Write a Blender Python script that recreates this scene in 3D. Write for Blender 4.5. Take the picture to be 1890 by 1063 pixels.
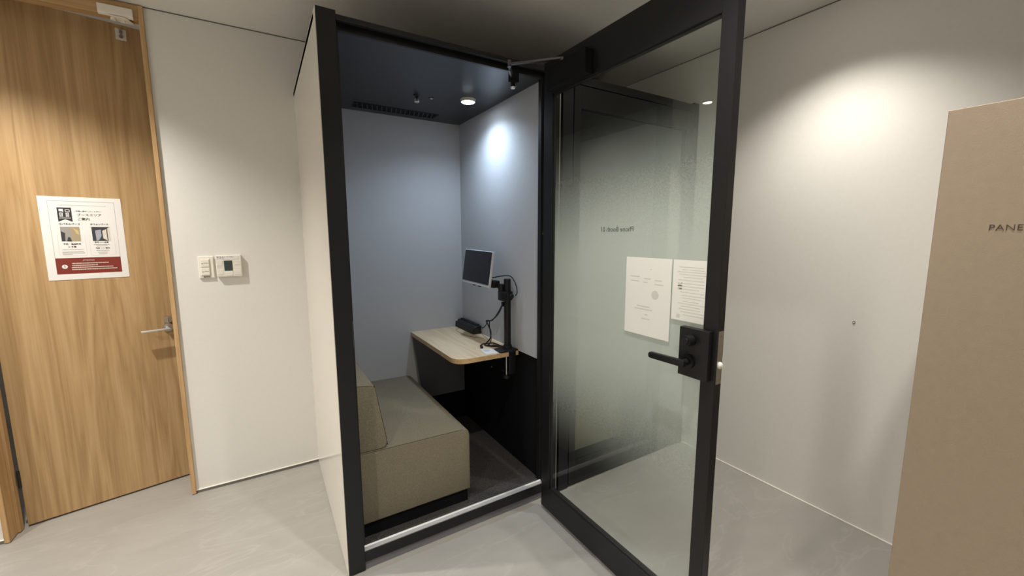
import bpy, bmesh, math, random
from mathutils import Vector, Matrix, Euler

# ------------------------------------------------------------------ clearing
for o in list(bpy.data.objects):
    bpy.data.objects.remove(o, do_unlink=True)
S = bpy.context.scene
C = S.collection
R = math.radians
random.seed(4)

# ------------------------------------------------------------------ camera
cam_d = bpy.data.cameras.new('camera')
cam = bpy.data.objects.new('camera', cam_d)
C.objects.link(cam)
YAW, PITCH, ROLL = 0.5461065, -0.1316589, -0.00261
fw = Vector((math.sin(YAW)*math.cos(PITCH), math.cos(YAW)*math.cos(PITCH), math.sin(PITCH)))
rt = Vector((math.cos(YAW), -math.sin(YAW), 0))
up = rt.cross(fw)
rt, up = rt*math.cos(ROLL) + up*math.sin(ROLL), up*math.cos(ROLL) - rt*math.sin(ROLL)
mw = Matrix((rt, up, -fw)).transposed().to_4x4()
mw.translation = Vector((-0.22808, -2.86391, 1.5))
cam.matrix_world = mw
cam_d.sensor_fit = 'HORIZONTAL'
cam_d.sensor_width = 36.0
cam_d.lens = 758.732/1890*36.0
cam_d.clip_start = 0.02
S.camera = cam

# ------------------------------------------------------------------ world and exposure
w = bpy.data.worlds.new('world'); S.world = w; w.use_nodes = True
w.node_tree.nodes['Background'].inputs[0].default_value = (0.9, 0.93, 1.0, 1)
w.node_tree.nodes['Background'].inputs[1].default_value = 0.02
S.view_settings.view_transform = 'Standard'
S.view_settings.look = 'None'
S.view_settings.gamma = 1
S.view_settings.use_curve_mapping = False
S.view_settings.exposure = 0.68
S.cycles.max_bounces = 10
S.cycles.diffuse_bounces = 6
S.cycles.glossy_bounces = 4
S.cycles.transmission_bounces = 8
S.cycles.transparent_max_bounces = 16
S.cycles.caustics_reflective = False
S.cycles.caustics_refractive = False
S.cycles.use_denoising = True
S.cycles.sample_clamp_indirect = 6

# room lamps, the trailing ones added as fill: (x, y, watts, half cone in degrees, blend)
WARM = (1.0, 0.945, 0.86)
DOWNLIGHTS = [
    (-1.18, -0.53, 92, 60, 0.9),
    (1.16, -2.68, 42, 60, 0.8),
    (1.85, -1.93, 48, 58, 1.0),
    (-1.18, -2.90, 64, 64, 0.8),
    (0.45, -2.12, 46, 60, 0.8),
    (-0.40, -4.60, 50, 60, 0.8),  # added fill lamp behind the viewer, for bounce off the walls
    (-2.50, -1.80, 110, 72, 0.7),  # added fill lamp at the left, brightens the glass film and sheets
    (-2.50, -4.20, 50, 60, 0.8),  # added fill lamp in the far left corner, softens the contrast
]
BOOTH_LIGHT = (0.885, -0.535, 2.272, 25.0)
COOL = (0.64, 0.81, 1.0)

# ------------------------------------------------------------------ sizes (metres)
ZC = 2.6317           # room ceiling
WX = 2.2798           # right wall
FY = -1.1006          # front plane of the booths
PITCHX = 1.153        # from booth to booth


# ------------------------------------------------------------------ materials
def lin(r, g, b):
    f = lambda v: (v/255/12.92) if v/255 <= 0.04045 else ((v/255+0.055)/1.055)**2.4
    return (f(r), f(g), f(b), 1)


def mat(name, col, rough=0.6, metal=0.0, spec=0.5, var=0.0, vscale=8.0, bump=0.0, bscale=200.0, stretch=(1, 1, 1), coat=0.0):
    m = bpy.data.materials.new(name); m.use_nodes = True
    nt = m.node_tree; b = nt.nodes['Principled BSDF']
    b.inputs['Base Color'].default_value = col
    b.inputs['Roughness'].default_value = rough
    b.inputs['Metallic'].default_value = metal
    b.inputs['Specular IOR Level'].default_value = spec
    b.inputs['Coat Weight'].default_value = coat
    tc = nt.nodes.new('ShaderNodeTexCoord')
    mp = nt.nodes.new('ShaderNodeMapping'); mp.inputs['Scale'].default_value = stretch
    nt.links.new(tc.outputs['Object'], mp.inputs['Vector'])
    if var > 0:
        n = nt.nodes.new('ShaderNodeTexNoise'); n.inputs['Scale'].default_value = vscale
        n.inputs['Detail'].default_value = 6; n.inputs['Roughness'].default_value = 0.6
        nt.links.new(mp.outputs[0], n.inputs['Vector'])
        r = nt.nodes.new('ShaderNodeValToRGB')
        r.color_ramp.elements[0].position = 0.3; r.color_ramp.elements[1].position = 0.7
        r.color_ramp.elements[0].color = tuple(c*(1-var) for c in col[:3]) + (1,)
        r.color_ramp.elements[1].color = tuple(min(1, c*(1+var)) for c in col[:3]) + (1,)
        nt.links.new(n.outputs['Fac'], r.inputs['Fac'])
        nt.links.new(r.outputs['Color'], b.inputs['Base Color'])
    if bump > 0:
        n2 = nt.nodes.new('ShaderNodeTexNoise'); n2.inputs['Scale'].default_value = bscale
        n2.inputs['Detail'].default_value = 3
        nt.links.new(mp.outputs[0], n2.inputs['Vector'])
        bp = nt.nodes.new('ShaderNodeBump'); bp.inputs['Strength'].default_value = bump
        bp.inputs['Distance'].default_value = 0.002
        nt.links.new(n2.outputs['Fac'], bp.inputs['Height'])
        nt.links.new(bp.outputs['Normal'], b.inputs['Normal'])
    return m


def wood(name, c0, c1, c2, axis='z', scale=1.0, rough=0.5):
    """Plain-sawn oak laminate: long streaks plus a few wandering cathedral bands along the grain."""
    m = bpy.data.materials.new(name); m.use_nodes = True
    nt = m.node_tree; N = nt.nodes; L = nt.links; b = N['Principled BSDF']
    b.inputs['Roughness'].default_value = rough
    b.inputs['Specular IOR Level'].default_value = 0.35
    tc = N.new('ShaderNodeTexCoord')
    mp = N.new('ShaderNodeMapping')
    k = {'z': (9, 9, 0.55), 'y': (9, 0.55, 9), 'x': (0.55, 9, 9)}[axis]
    mp.inputs['Scale'].default_value = tuple(v*scale for v in k)
    L.new(tc.outputs['Object'], mp.inputs['Vector'])
    n1 = N.new('ShaderNodeTexNoise'); n1.inputs['Scale'].default_value = 1.0
    n1.inputs['Detail'].default_value = 3; n1.inputs['Distortion'].default_value = 0.7
    L.new(mp.outputs[0], n1.inputs['Vector'])
    mu = N.new('ShaderNodeMath'); mu.operation = 'MULTIPLY'; mu.inputs[1].default_value = 9.0
    L.new(n1.outputs['Fac'], mu.inputs[0])
    si = N.new('ShaderNodeMath'); si.operation = 'PINGPONG'; si.inputs[1].default_value = 1.0
    L.new(mu.outputs[0], si.inputs[0])
    mp2 = N.new('ShaderNodeMapping')
    k2 = {'z': (90, 90, 1.6), 'y': (90, 1.6, 90), 'x': (1.6, 90, 90)}[axis]
    mp2.inputs['Scale'].default_value = tuple(v*scale for v in k2)
    L.new(tc.outputs['Object'], mp2.inputs['Vector'])
    n2 = N.new('ShaderNodeTexNoise'); n2.inputs['Scale'].default_value = 1.0
    n2.inputs['Detail'].default_value = 5; n2.inputs['Roughness'].default_value = 0.7
    L.new(mp2.outputs[0], n2.inputs['Vector'])
    a1 = N.new('ShaderNodeMath'); a1.operation = 'MULTIPLY'; a1.inputs[1].default_value = 0.34
    L.new(si.outputs[0], a1.inputs[0])
    a2 = N.new('ShaderNodeMath'); a2.operation = 'MULTIPLY_ADD'; a2.inputs[1].default_value = 0.92
    L.new(n2.outputs['Fac'], a2.inputs[0]); L.new(a1.outputs[0], a2.inputs[2])
    rp = N.new('ShaderNodeValToRGB')
    e = rp.color_ramp.elements
    e[0].position = 0.36; e[0].color = c0
    e[1].position = 0.86; e[1].color = c2
    em = rp.color_ramp.elements.new(0.60); em.color = c1
    L.new(a2.outputs[0], rp.inputs['Fac'])
    L.new(rp.outputs['Color'], b.inputs['Base Color'])
    return m


def glass_mat():
    m = bpy.data.materials.new('clear_glass'); m.use_nodes = True
    nt = m.node_tree; N = nt.nodes; L = nt.links
    for n in list(N):
        N.remove(n)
    out = N.new('ShaderNodeOutputMaterial')
    tr = N.new('ShaderNodeBsdfTransparent'); tr.inputs[0].default_value = (0.93, 0.955, 0.945, 1)
    gl = N.new('ShaderNodeBsdfGlossy'); gl.inputs['Roughness'].default_value = 0.0
    fr = N.new('ShaderNodeFresnel'); fr.inputs['IOR'].default_value = 1.5
    mx = N.new('ShaderNodeMixShader')
    ge = N.new('ShaderNodeNewGeometry')
    nb = N.new('ShaderNodeMath'); nb.operation = 'SUBTRACT'; nb.inputs[0].default_value = 1.0
    L.new(ge.outputs['Backfacing'], nb.inputs[1])
    mu = N.new('ShaderNodeMath'); mu.operation = 'MULTIPLY'
    L.new(fr.outputs[0], mu.inputs[0]); L.new(nb.outputs[0], mu.inputs[1])
    L.new(mu.outputs[0], mx.inputs[0]); L.new(tr.outputs[0], mx.inputs[1]); L.new(gl.outputs[0], mx.inputs[2])
    L.new(mx.outputs[0], out.inputs['Surface'])
    return m


def film_mat():
    """Frosted gradient film: clear at head and foot, white in the middle, faintly speckled."""
    m = bpy.data.materials.new('frosted_film'); m.use_nodes = True
    nt = m.node_tree; N = nt.nodes; L = nt.links
    for n in list(N):
        N.remove(n)
    out = N.new('ShaderNodeOutputMaterial')
    tc = N.new('ShaderNodeTexCoord')
    sp = N.new('ShaderNodeSeparateXYZ'); L.new(tc.outputs['Object'], sp.inputs[0])

    def ramp(a, b):
        mr = N.new('ShaderNodeMapRange'); mr.interpolation_type = 'SMOOTHSTEP'
        mr.inputs['From Min'].default_value = a; mr.inputs['From Max'].default_value = b
        L.new(sp.outputs['Z'], mr.inputs['Value'])
        return mr
    lo = ramp(0.38, 1.05)
    hi = ramp(1.99, 1.32)
    mu = N.new('ShaderNodeMath'); mu.operation = 'MULTIPLY'
    L.new(lo.outputs[0], mu.inputs[0]); L.new(hi.outputs[0], mu.inputs[1])
    no = N.new('ShaderNodeTexNoise'); no.inputs['Scale'].default_value = 260
    L.new(tc.outputs['Object'], no.inputs['Vector'])
    iv = N.new('ShaderNodeMath'); iv.operation = 'SUBTRACT'; iv.inputs[0].default_value = 1.0
    L.new(mu.outputs[0], iv.inputs[1])
    ed = N.new('ShaderNodeMath'); ed.operation = 'MULTIPLY'
    L.new(mu.outputs[0], ed.inputs[0]); L.new(iv.outputs[0], ed.inputs[1])
    gr = N.new('ShaderNodeMath'); gr.operation = 'SUBTRACT'; gr.inputs[1].default_value = 0.5
    L.new(no.outputs['Fac'], gr.inputs[0])
    g2 = N.new('ShaderNodeMath'); g2.operation = 'MULTIPLY'
    L.new(gr.outputs[0], g2.inputs[0]); L.new(ed.outputs[0], g2.inputs[1])
    m2 = N.new('ShaderNodeMath'); m2.operation = 'MULTIPLY_ADD'; m2.inputs[1].default_value = 1.5
    L.new(g2.outputs[0], m2.inputs[0]); L.new(mu.outputs[0], m2.inputs[2])
    cl = N.new('ShaderNodeMath'); cl.operation = 'MULTIPLY'; cl.inputs[1].default_value = 0.92; cl.use_clamp = True
    L.new(m2.outputs[0], cl.inputs[0])
    tr = N.new('ShaderNodeBsdfTransparent')
    ts = N.new('ShaderNodeBsdfTranslucent'); ts.inputs[0].default_value = (0.64, 0.665, 0.64, 1)
    df = N.new('ShaderNodeBsdfDiffuse'); df.inputs[0].default_value = (0.87, 0.90, 0.865, 1)
    m3 = N.new('ShaderNodeMixShader'); m3.inputs[0].default_value = 0.60
    L.new(ts.outputs[0], m3.inputs[1]); L.new(df.outputs[0], m3.inputs[2])
    mx = N.new('ShaderNodeMixShader')
    L.new(cl.outputs[0], mx.inputs[0]); L.new(tr.outputs[0], mx.inputs[1]); L.new(m3.outputs[0], mx.inputs[2])
    L.new(mx.outputs[0], out.inputs['Surface'])
    return m


def emit(name, col, strength):
    m = bpy.data.materials.new(name); m.use_nodes = True
    b = m.node_tree.nodes['Principled BSDF']
    b.inputs['Base Color'].default_value = (0.9, 0.9, 0.9, 1)
    b.inputs['Emission Color'].default_value = col
    b.inputs['Emission Strength'].default_value = strength
    return m


M = {}
M['wall'] = mat('wall_paper', (0.71, 0.695, 0.665, 1), 0.9, spec=0.15, var=0.015, vscale=60, bump=0.12, bscale=350)
M['ceiling'] = mat('ceiling_board', (0.70, 0.69, 0.665, 1), 0.95, spec=0.1, var=0.02, vscale=30, bump=0.1, bscale=250)
M['gap'] = mat('shadow_gap_grey', (0.17, 0.165, 0.155, 1), 0.9, spec=0.1)
M['white_lip'] = mat('white_trim_plastic', (0.84, 0.82, 0.76, 1), 0.35)
M['base_grey'] = mat('grey_baseboard', (0.16, 0.145, 0.13, 1), 0.6)
M['oak'] = wood('oak_laminate', (0.330, 0.205, 0.092, 1), (0.420, 0.272, 0.130, 1), (0.490, 0.335, 0.172, 1), 'z')
M['oak_trim'] = wood('oak_trim_wood', (0.40, 0.25, 0.115, 1), (0.48, 0.305, 0.145, 1), (0.56, 0.37, 0.19, 1), 'z', 1.5)
M['oak_trim_x'] = wood('oak_header_wood', (0.36, 0.22, 0.10, 1), (0.44, 0.28, 0.13, 1), (0.52, 0.34, 0.17, 1), 'x', 1.5)
M['desk_top'] = wood('maple_laminate', (0.60, 0.455, 0.285, 1), (0.69, 0.54, 0.36, 1), (0.75, 0.61, 0.425, 1), 'y', 2.2, 0.4)
M['desk_edge'] = wood('maple_edge_band', (0.52, 0.35, 0.17, 1), (0.58, 0.40, 0.21, 1), (0.64, 0.45, 0.25, 1), 'y', 2.2, 0.4)
M['black'] = mat('black_aluminium', (0.0085, 0.0085, 0.0095, 1), 0.40, metal=0.0, spec=0.36, bump=0.02, bscale=600)
M['black_matt'] = mat('black_matt_board', (0.006, 0.006, 0.0075, 1), 0.75, spec=0.2)
M['booth_ceiling'] = mat('black_painted_steel', (0.018, 0.020, 0.026, 1), 0.33, spec=0.55, bump=0.015, bscale=300)
M['panel_white'] = mat('white_melamine', (0.735, 0.715, 0.655, 1), 0.16, spec=0.45)
M['felt'] = mat('grey_felt_panel', (0.50, 0.505, 0.52, 1), 0.95, spec=0.1, var=0.06, vscale=220, bump=0.6, bscale=420)
M['dark_panel'] = mat('charcoal_panel', (0.17, 0.171, 0.185, 1), 0.7, spec=0.3, var=0.05, vscale=90)
M['carpet'] = mat('brown_grey_carpet', (0.066, 0.062, 0.059, 1), 1.0, spec=0.05, var=0.6, vscale=170, bump=1.0, bscale=500)
M['aluminium'] = mat('matt_aluminium', (0.60, 0.59, 0.58, 1), 0.5, metal=0.55)
M['steel'] = mat('brushed_steel', (0.62, 0.61, 0.60, 1), 0.30, metal=1.0, bump=0.05, bscale=900)
M['dark_steel'] = mat('dark_steel', (0.10, 0.10, 0.11, 1), 0.35, metal=0.8)
M['satin'] = mat('satin_nickel', (0.55, 0.53, 0.50, 1), 0.35, metal=1.0)
M['sofa'] = mat('taupe_wool_fabric', (0.215, 0.190, 0.137, 1), 1.0, spec=0.08, var=0.28, vscale=260, bump=0.8, bscale=420)
M['seam'] = mat('dark_seam_thread', (0.05, 0.044, 0.033, 1), 0.9)
M['white_plastic'] = mat('ivory_plastic', (0.79, 0.76, 0.68, 1), 0.4)
M['white_plastic2'] = mat('warm_white_plastic', (0.74, 0.70, 0.64, 1), 0.45)
M['lcd'] = mat('lcd_green_grey', (0.035, 0.055, 0.048, 1), 0.25)
M['paper'] = mat('white_paper', (0.74, 0.73, 0.715, 1), 0.8, spec=0.2, var=0.012, vscale=25)
M['sheet'] = mat('white_sheet_paper', (0.90, 0.905, 0.87, 1), 0.8, spec=0.2, var=0.008, vscale=25)
M['ink'] = mat('dark_print', (0.028, 0.027, 0.030, 1), 0.8)
M['ink_grey'] = mat('grey_print', (0.33, 0.32, 0.31, 1), 0.8)
M['ink_faint'] = mat('faint_show_through_print', (0.70, 0.70, 0.66, 1), 0.85)
M['ink_line'] = mat('pale_grey_print', (0.58, 0.56, 0.55, 1), 0.85)
M['red'] = mat('dark_red_print', (0.185, 0.022, 0.013, 1), 0.75)
M['letter'] = mat('bronze_lettering', (0.060, 0.045, 0.030, 1), 0.5)
M['glass_letter'] = mat('grey_glass_lettering', (0.12, 0.13, 0.12, 1), 0.7)
M['partition'] = mat('taupe_partition_board', (0.335, 0.270, 0.200, 1), 0.75, spec=0.2, var=0.03, vscale=40, bump=0.12, bscale=300)
M['monitor_white'] = mat('silver_white_plastic', (0.62, 0.63, 0.66, 1), 0.35)
M['screen'] = mat('black_screen', (0.008, 0.008, 0.013, 1), 0.22)
M['rubber'] = mat('black_rubber', (0.010, 0.009, 0.009, 1), 0.55)
M['photo_warm'] = mat('printed_photo_sand', (0.36, 0.29, 0.18, 1), 0.7)
M['photo_grey'] = mat('printed_photo_grey', (0.30, 0.29, 0.27, 1), 0.7)
M['photo_gold'] = mat('printed_photo_gold', (0.55, 0.42, 0.22, 1), 0.7)
M['photo_dark'] = mat('printed_photo_dark', (0.035, 0.037, 0.045, 1), 0.7)
M['photo_blue'] = mat('printed_photo_blue_grey', (0.32, 0.35, 0.40, 1), 0.7)
M['photo_pale'] = mat('printed_photo_pale', (0.62, 0.58, 0.50, 1), 0.7)
M['glass'] = glass_mat()
M['film'] = film_mat()
M['lamp'] = emit('warm_lamp_diffuser', (1.0, 0.90, 0.76, 1), 22)
M['lamp_cool'] = emit('cool_lamp_diffuser', (0.80, 0.90, 1.0, 1), 40)


def floor_mat():
    m = bpy.data.materials.new('stone_vinyl_floor'); m.use_nodes = True
    nt = m.node_tree; N = nt.nodes; L = nt.links; b = N['Principled BSDF']
    b.inputs['Roughness'].default_value = 0.36
    b.inputs['Specular IOR Level'].default_value = 0.38
    tc = N.new('ShaderNodeTexCoord')
    mp = N.new('ShaderNodeMapping'); mp.inputs['Scale'].default_value = (1.3, 4.2, 1)
    mp.inputs['Rotation'].default_value = (0, 0, R(12))
    L.new(tc.outputs['Object'], mp.inputs['Vector'])
    n = N.new('ShaderNodeTexNoise'); n.inputs['Scale'].default_value = 1.6; n.inputs['Detail'].default_value = 9
    n.inputs['Roughness'].default_value = 0.62; n.inputs['Distortion'].default_value = 0.6
    L.new(mp.outputs[0], n.inputs['Vector'])
    r = N.new('ShaderNodeValToRGB')
    r.color_ramp.elements[0].position = 0.25; r.color_ramp.elements[0].color = (0.320, 0.307, 0.284, 1)
    r.color_ramp.elements[1].position = 0.75; r.color_ramp.elements[1].color = (0.375, 0.362, 0.338, 1)
    L.new(n.outputs['Fac'], r.inputs['Fac'])
    # thin pale veins
    n2 = N.new('ShaderNodeTexNoise'); n2.inputs['Scale'].default_value = 1.1; n2.inputs['Detail'].default_value = 7
    n2.inputs['Distortion'].default_value = 1.4
    L.new(mp.outputs[0], n2.inputs['Vector'])
    r2 = N.new('ShaderNodeValToRGB'); e = r2.color_ramp.elements
    e[0].position = 0.480; e[0].color = (0, 0, 0, 1)
    e[1].position = 0.520; e[1].color = (0, 0, 0, 1)
    q = e.new(0.5); q.color = (0.20, 0.20, 0.20, 1)
    L.new(n2.outputs['Fac'], r2.inputs['Fac'])
    mx = N.new('ShaderNodeMix'); mx.data_type = 'RGBA'
    mx.inputs['B'].default_value = (0.50, 0.485, 0.455, 1)
    L.new(r2.outputs['Color'], mx.inputs['Factor']); L.new(r.outputs['Color'], mx.inputs['A'])
    L.new(mx.outputs['Result'], b.inputs['Base Color'])
    bp = N.new('ShaderNodeBump'); bp.inputs['Strength'].default_value = 0.06; bp.inputs['Distance'].default_value = 0.002
    L.new(n.outputs['Fac'], bp.inputs['Height']); L.new(bp.outputs[0], b.inputs['Normal'])
    return m


M['floor'] = floor_mat()


# ------------------------------------------------------------------ mesh helpers
def BM():
    return bmesh.new()


def box(bm, x0, x1, y0, y1, z0, z1, bevel=0.0, seg=2, mi=0):
    r = bmesh.ops.create_cube(bm, size=1.0)
    for v in r['verts']:
        v.co = Vector((x0+(v.co.x+0.5)*(x1-x0), y0+(v.co.y+0.5)*(y1-y0), z0+(v.co.z+0.5)*(z1-z0)))
    fs = set(f for v in r['verts'] for f in v.link_faces)
    for f in fs:
        f.material_index = mi
    if bevel > 0:
        es = list(set(e for v in r['verts'] for e in v.link_edges))
        bmesh.ops.bevel(bm, geom=es, offset=bevel, segments=seg, affect='EDGES', profile=0.5)
    return bm


def prism(bm, pts, axis, a, b, bevel=0.0, seg=2):
    """Polygon pts (2-D) swept along axis from a to b."""
    def p3(p, t):
        return {'x': (t, p[0], p[1]), 'y': (p[0], t, p[1]), 'z': (p[0], p[1], t)}[axis]
    va = [bm.verts.new(p3(p, a)) for p in pts]
    vb = [bm.verts.new(p3(p, b)) for p in pts]
    n = len(pts)
    fs = [bm.faces.new(va), bm.faces.new(list(reversed(vb)))]
    for i in range(n):
        fs.append(bm.faces.new([va[i], vb[i], vb[(i+1) % n], va[(i+1) % n]]))
    bmesh.ops.recalc_face_normals(bm, faces=fs)
    if bevel > 0:
        es = list(set(e for f in fs for e in f.edges))
        bmesh.ops.bevel(bm, geom=es, offset=bevel, segments=seg, affect='EDGES', profile=0.5)
    return bm


def cyl(bm, p0, p1, r0, r1=None, n=20, bevel=0.0):
    p0, p1 = Vector(p0), Vector(p1); d = p1-p0
    r1 = r0 if r1 is None else r1
    q = d.to_track_quat('Z', 'Y').to_matrix().to_4x4()
    q.translation = (p0+p1)/2
    r = bmesh.ops.create_cone(bm, cap_ends=True, segments=n, radius1=r0, radius2=r1, depth=d.length, matrix=q)
    if bevel > 0:
        es = [e for e in set(e for v in r['verts'] for e in v.link_edges) if any(len(f.verts) > 4 for f in e.link_faces)]
        bmesh.ops.bevel(bm, geom=es, offset=bevel, segments=2, affect='EDGES')
    return bm


def ball(bm, c, r, sx=1, sy=1, sz=1, n=16):
    k = Matrix.Translation(Vector(c)) @ Matrix.Diagonal((sx, sy, sz, 1))
    bmesh.ops.create_uvsphere(bm, u_segments=n, v_segments=n//2, radius=r, matrix=k)
    return bm


def smooth_path(pts, n=6):
    P = [Vector(p) for p in pts]; out = []
    for i in range(len(P)-1):
        a = P[max(i-1, 0)]; b = P[i]; c = P[i+1]; d = P[min(i+2, len(P)-1)]
        for k in range(n):
            t = k/n
            out.append(0.5*((2*b)+(c-a)*t+(2*a-5*b+4*c-d)*t*t+(3*b-3*c+d-a)*t**3))
    out.append(P[-1])
    return out


def tube(bm, pts, r, n=8, smooth=True, k=6):
    P = smooth_path(pts, k) if smooth else [Vector(p) for p in pts]
    rings = []
    ref = None
    for i, p in enumerate(P):
        t = (P[min(i+1, len(P)-1)]-P[max(i-1, 0)]).normalized()
        if ref is None:
            ref = Vector((0, 0, 1)) if abs(t.z) < 0.9 else Vector((1, 0, 0))
        ref = (ref - t*ref.dot(t))
        if ref.length < 1e-5:
            ref = t.orthogonal()
        ref.normalize()
        b = t.cross(ref)
        rings.append([bm.verts.new(p+(ref*math.cos(2*math.pi*j/n)+b*math.sin(2*math.pi*j/n))*r) for j in range(n)])
    for i in range(len(rings)-1):
        for j in range(n):
            bm.faces.new([rings[i][j], rings[i][(j+1) % n], rings[i+1][(j+1) % n], rings[i+1][j]])
    bm.faces.new(list(reversed(rings[0]))); bm.faces.new(rings[-1])
    return bm


def rounded(pts_r, seg=8):
    """2-D polygon with per-corner radius: list of (x, y, r)."""
    out = []; n = len(pts_r)
    for i, (x, y, r) in enumerate(pts_r):
        p = Vector((x, y))
        if r <= 0:
            out.append((x, y)); continue
        a = (Vector(pts_r[i-1][:2])-p).normalized(); b = (Vector(pts_r[(i+1) % n][:2])-p).normalized()
        ang = a.angle(b); t = r/math.tan(ang/2)
        p0 = p+a*t; p1 = p+b*t
        for k in range(seg+1):
            s = k/seg
            q = (1-s)**2*p0+2*s*(1-s)*p+s*s*p1
            out.append((q.x, q.y))
    return out


ORIG = {}


def obj(name, bm, m, parent=None, origin=None, sm=False, kind=None, label=None):
    """Link a bmesh (built in world coordinates, or in the parent's frame) as ONE mesh object."""
    org = Vector(origin) if origin is not None else (ORIG.get(parent.name, Vector((0, 0, 0))) if parent else Vector((0, 0, 0)))
    for v in bm.verts:
        v.co -= org
    me = bpy.data.meshes.new(name); bm.normal_update(); bm.to_mesh(me); bm.free()
    for mm in (m if isinstance(m, (list, tuple)) else [m]):
        me.materials.append(mm)
    if sm:
        for p in me.polygons:
            p.use_smooth = True
        try:
            me.set_sharp_from_angle(angle=R(38))
        except Exception:
            pass
    o = bpy.data.objects.new(name, me); C.objects.link(o)
    ORIG[o.name] = org
    if parent:
        o.parent = parent
    else:
        o.location = org
    if kind:
        o['kind'] = kind
    if label:
        o['label'] = label
    return o


def thing(name, label, cat, loc, group=None, rotz=0, local=False):
    o = bpy.data.objects.new(name, None); C.objects.link(o)
    o.empty_display_size = 0.1
    o.location = loc; o.rotation_euler = (0, 0, rotz)
    ORIG[o.name] = Vector((0, 0, 0)) if local else Vector(loc)
    return tag(o, label, cat, group)


def tag(o, label, cat, group=None):
    o['label'] = label; o['category'] = cat
    if group:
        o['group'] = group
    return o


def text(name, s, size, m, parent, mtx, align='LEFT', extrude=0.0004, sx=1.0, spacing=1.0, kind=None, offset=0.0):
    """Lettering as mesh. mtx maps text plane (x right, y up, z out) to the parent's frame."""
    cu = bpy.data.curves.new(name, 'FONT'); cu.body = s; cu.size = size
    cu.align_x = align; cu.align_y = 'CENTER'; cu.extrude = extrude; cu.space_character = spacing
    cu.resolution_u = 3; cu.offset = offset
    t = bpy.data.objects.new(name+'_tmp', cu); C.objects.link(t)
    dg = bpy.context.evaluated_depsgraph_get(); dg.update()
    me = bpy.data.meshes.new_from_object(t.evaluated_get(dg))
    bpy.data.objects.remove(t, do_unlink=True); bpy.data.curves.remove(cu)
    me.name = name
    me.transform(Matrix.Diagonal((sx, 1, 1, 1)))
    me.transform(mtx)
    if parent is not None:
        me.transform(Matrix.Translation(-ORIG.get(parent.name, Vector((0, 0, 0)))))
    me.materials.clear(); me.materials.append(m)
    o = bpy.data.objects.new(name, me); C.objects.link(o)
    if parent is not None:
        o.parent = parent
        ORIG[o.name] = ORIG.get(parent.name, Vector((0, 0, 0)))
    if kind:
        o['kind'] = kind
    return o


def frame(ox, oy, oz, rx, ux):
    """matrix with origin, right vector and up vector"""
    r = Vector(rx).normalized(); u = Vector(ux).normalized(); n = r.cross(u)
    k = Matrix((r, u, n)).transposed().to_4x4(); k.translation = Vector((ox, oy, oz))
    return k


# =================================================================== the setting
XL, YF, YB = -3.2, -5.6, 1.9      # far limits of the room that the picture does not show
bm = box(BM(), XL-0.1, WX+0.15, YF-0.1, YB+0.1, -0.08, 0.0)
obj('floor', bm, M['floor'], kind='structure')
bm = box(BM(), XL-0.1, WX+0.15, YF-0.1, YB+0.1, ZC, ZC+0.08)
obj('ceiling', bm, M['ceiling'], kind='structure')
DX0, DX1, DZ = -1.400, -0.650, 2.558      # wooden door opening incl. its frame
TH = 0.115
bm = BM()
box(bm, XL, DX0, 0, TH, 0, ZC)
box(bm, DX1, 0.0, 0, TH, 0, ZC)
box(bm, 0.0, WX, 0.105, TH+0.1, 0, ZC)
box(bm, 0.0, WX, 0.0, 0.105, 2.337, ZC)
obj('wall_back', bm, M['wall'], kind='structure')
bm = box(BM(), WX, WX+0.12, YF, YB, 0, ZC)
obj('wall_right', bm, M['wall'], kind='structure')
bm = box(BM(), XL-0.1, XL, YF, YB, 0, ZC)
obj('wall_left', bm, M['wall'], kind='structure')
bm = box(BM(), XL, WX, YF-0.1, YF, 0, ZC)
obj('wall_front', bm, M['wall'], kind='structure')
# the room behind the wooden door
bm = BM()
box(bm, XL, WX, YB, YB+0.1, 0, ZC)
obj('wall_far', bm, M['wall'], kind='structure')
# thin dark shadow joints under the ceiling
obj('trim_1', box(BM(), DX1, WX, -0.003, 0.0, ZC-0.005, ZC-0.001), M['gap'], kind='structure')
obj('trim_2', box(BM(), WX-0.003, WX, YF, 0.1, ZC-0.005, ZC-0.001), M['gap'], kind='structure')
# baseboards
bb = obj('baseboard_back', box(BM(), DX1, 0.0, -0.004, 0.001, 0.001, 0.017), M['base_grey'], kind='structure')
obj('lip', box(BM(), DX1, 0.0, -0.007, 0.001, 0.017, 0.0205), M['white_lip'], bb, label='thin white lip above the grey strip')
bb2 = obj('baseboard_back_outer', box(BM(), XL, DX0, -0.004, 0.001, 0.001, 0.017), M['base_grey'], kind='structure')
obj('lip', box(BM(), XL, DX0, -0.007, 0.001, 0.017, 0.0205), M['white_lip'], bb2, label='thin white lip above the grey strip')
obj('baseboard_right', box(BM(), WX-0.007, WX+0.001, YF, FY-0.002, 0.001, 0.006), M['white_lip'], kind='structure')

# door frame of the wooden door
tr = obj('trim_3', BM(), M['oak_trim'], kind='structure')
bm = BM()
box(bm, DX1-0.020, DX1, -0.015, 0.100, 0.004, ZC-0.004, 0.0015, 1)
obj('jamb', bm, M['oak_trim'], tr)
bm = BM()
box(bm, DX0, DX0+0.020, -0.015, 0.062, 0.004, ZC-0.004, 0.0015, 1)
box(bm, DX0, DX0+0.030, 0.062, 0.098, 0.004, ZC-0.004, 0.0015, 1)
obj('jamb', bm, M['oak_trim'], tr)
bm = box(BM(), DX0+0.020, DX1-0.020, -0.013, 0.045, DZ, ZC-0.004, 0.0015, 1)
obj('header', bm, M['oak_trim_x'], tr)

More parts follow.
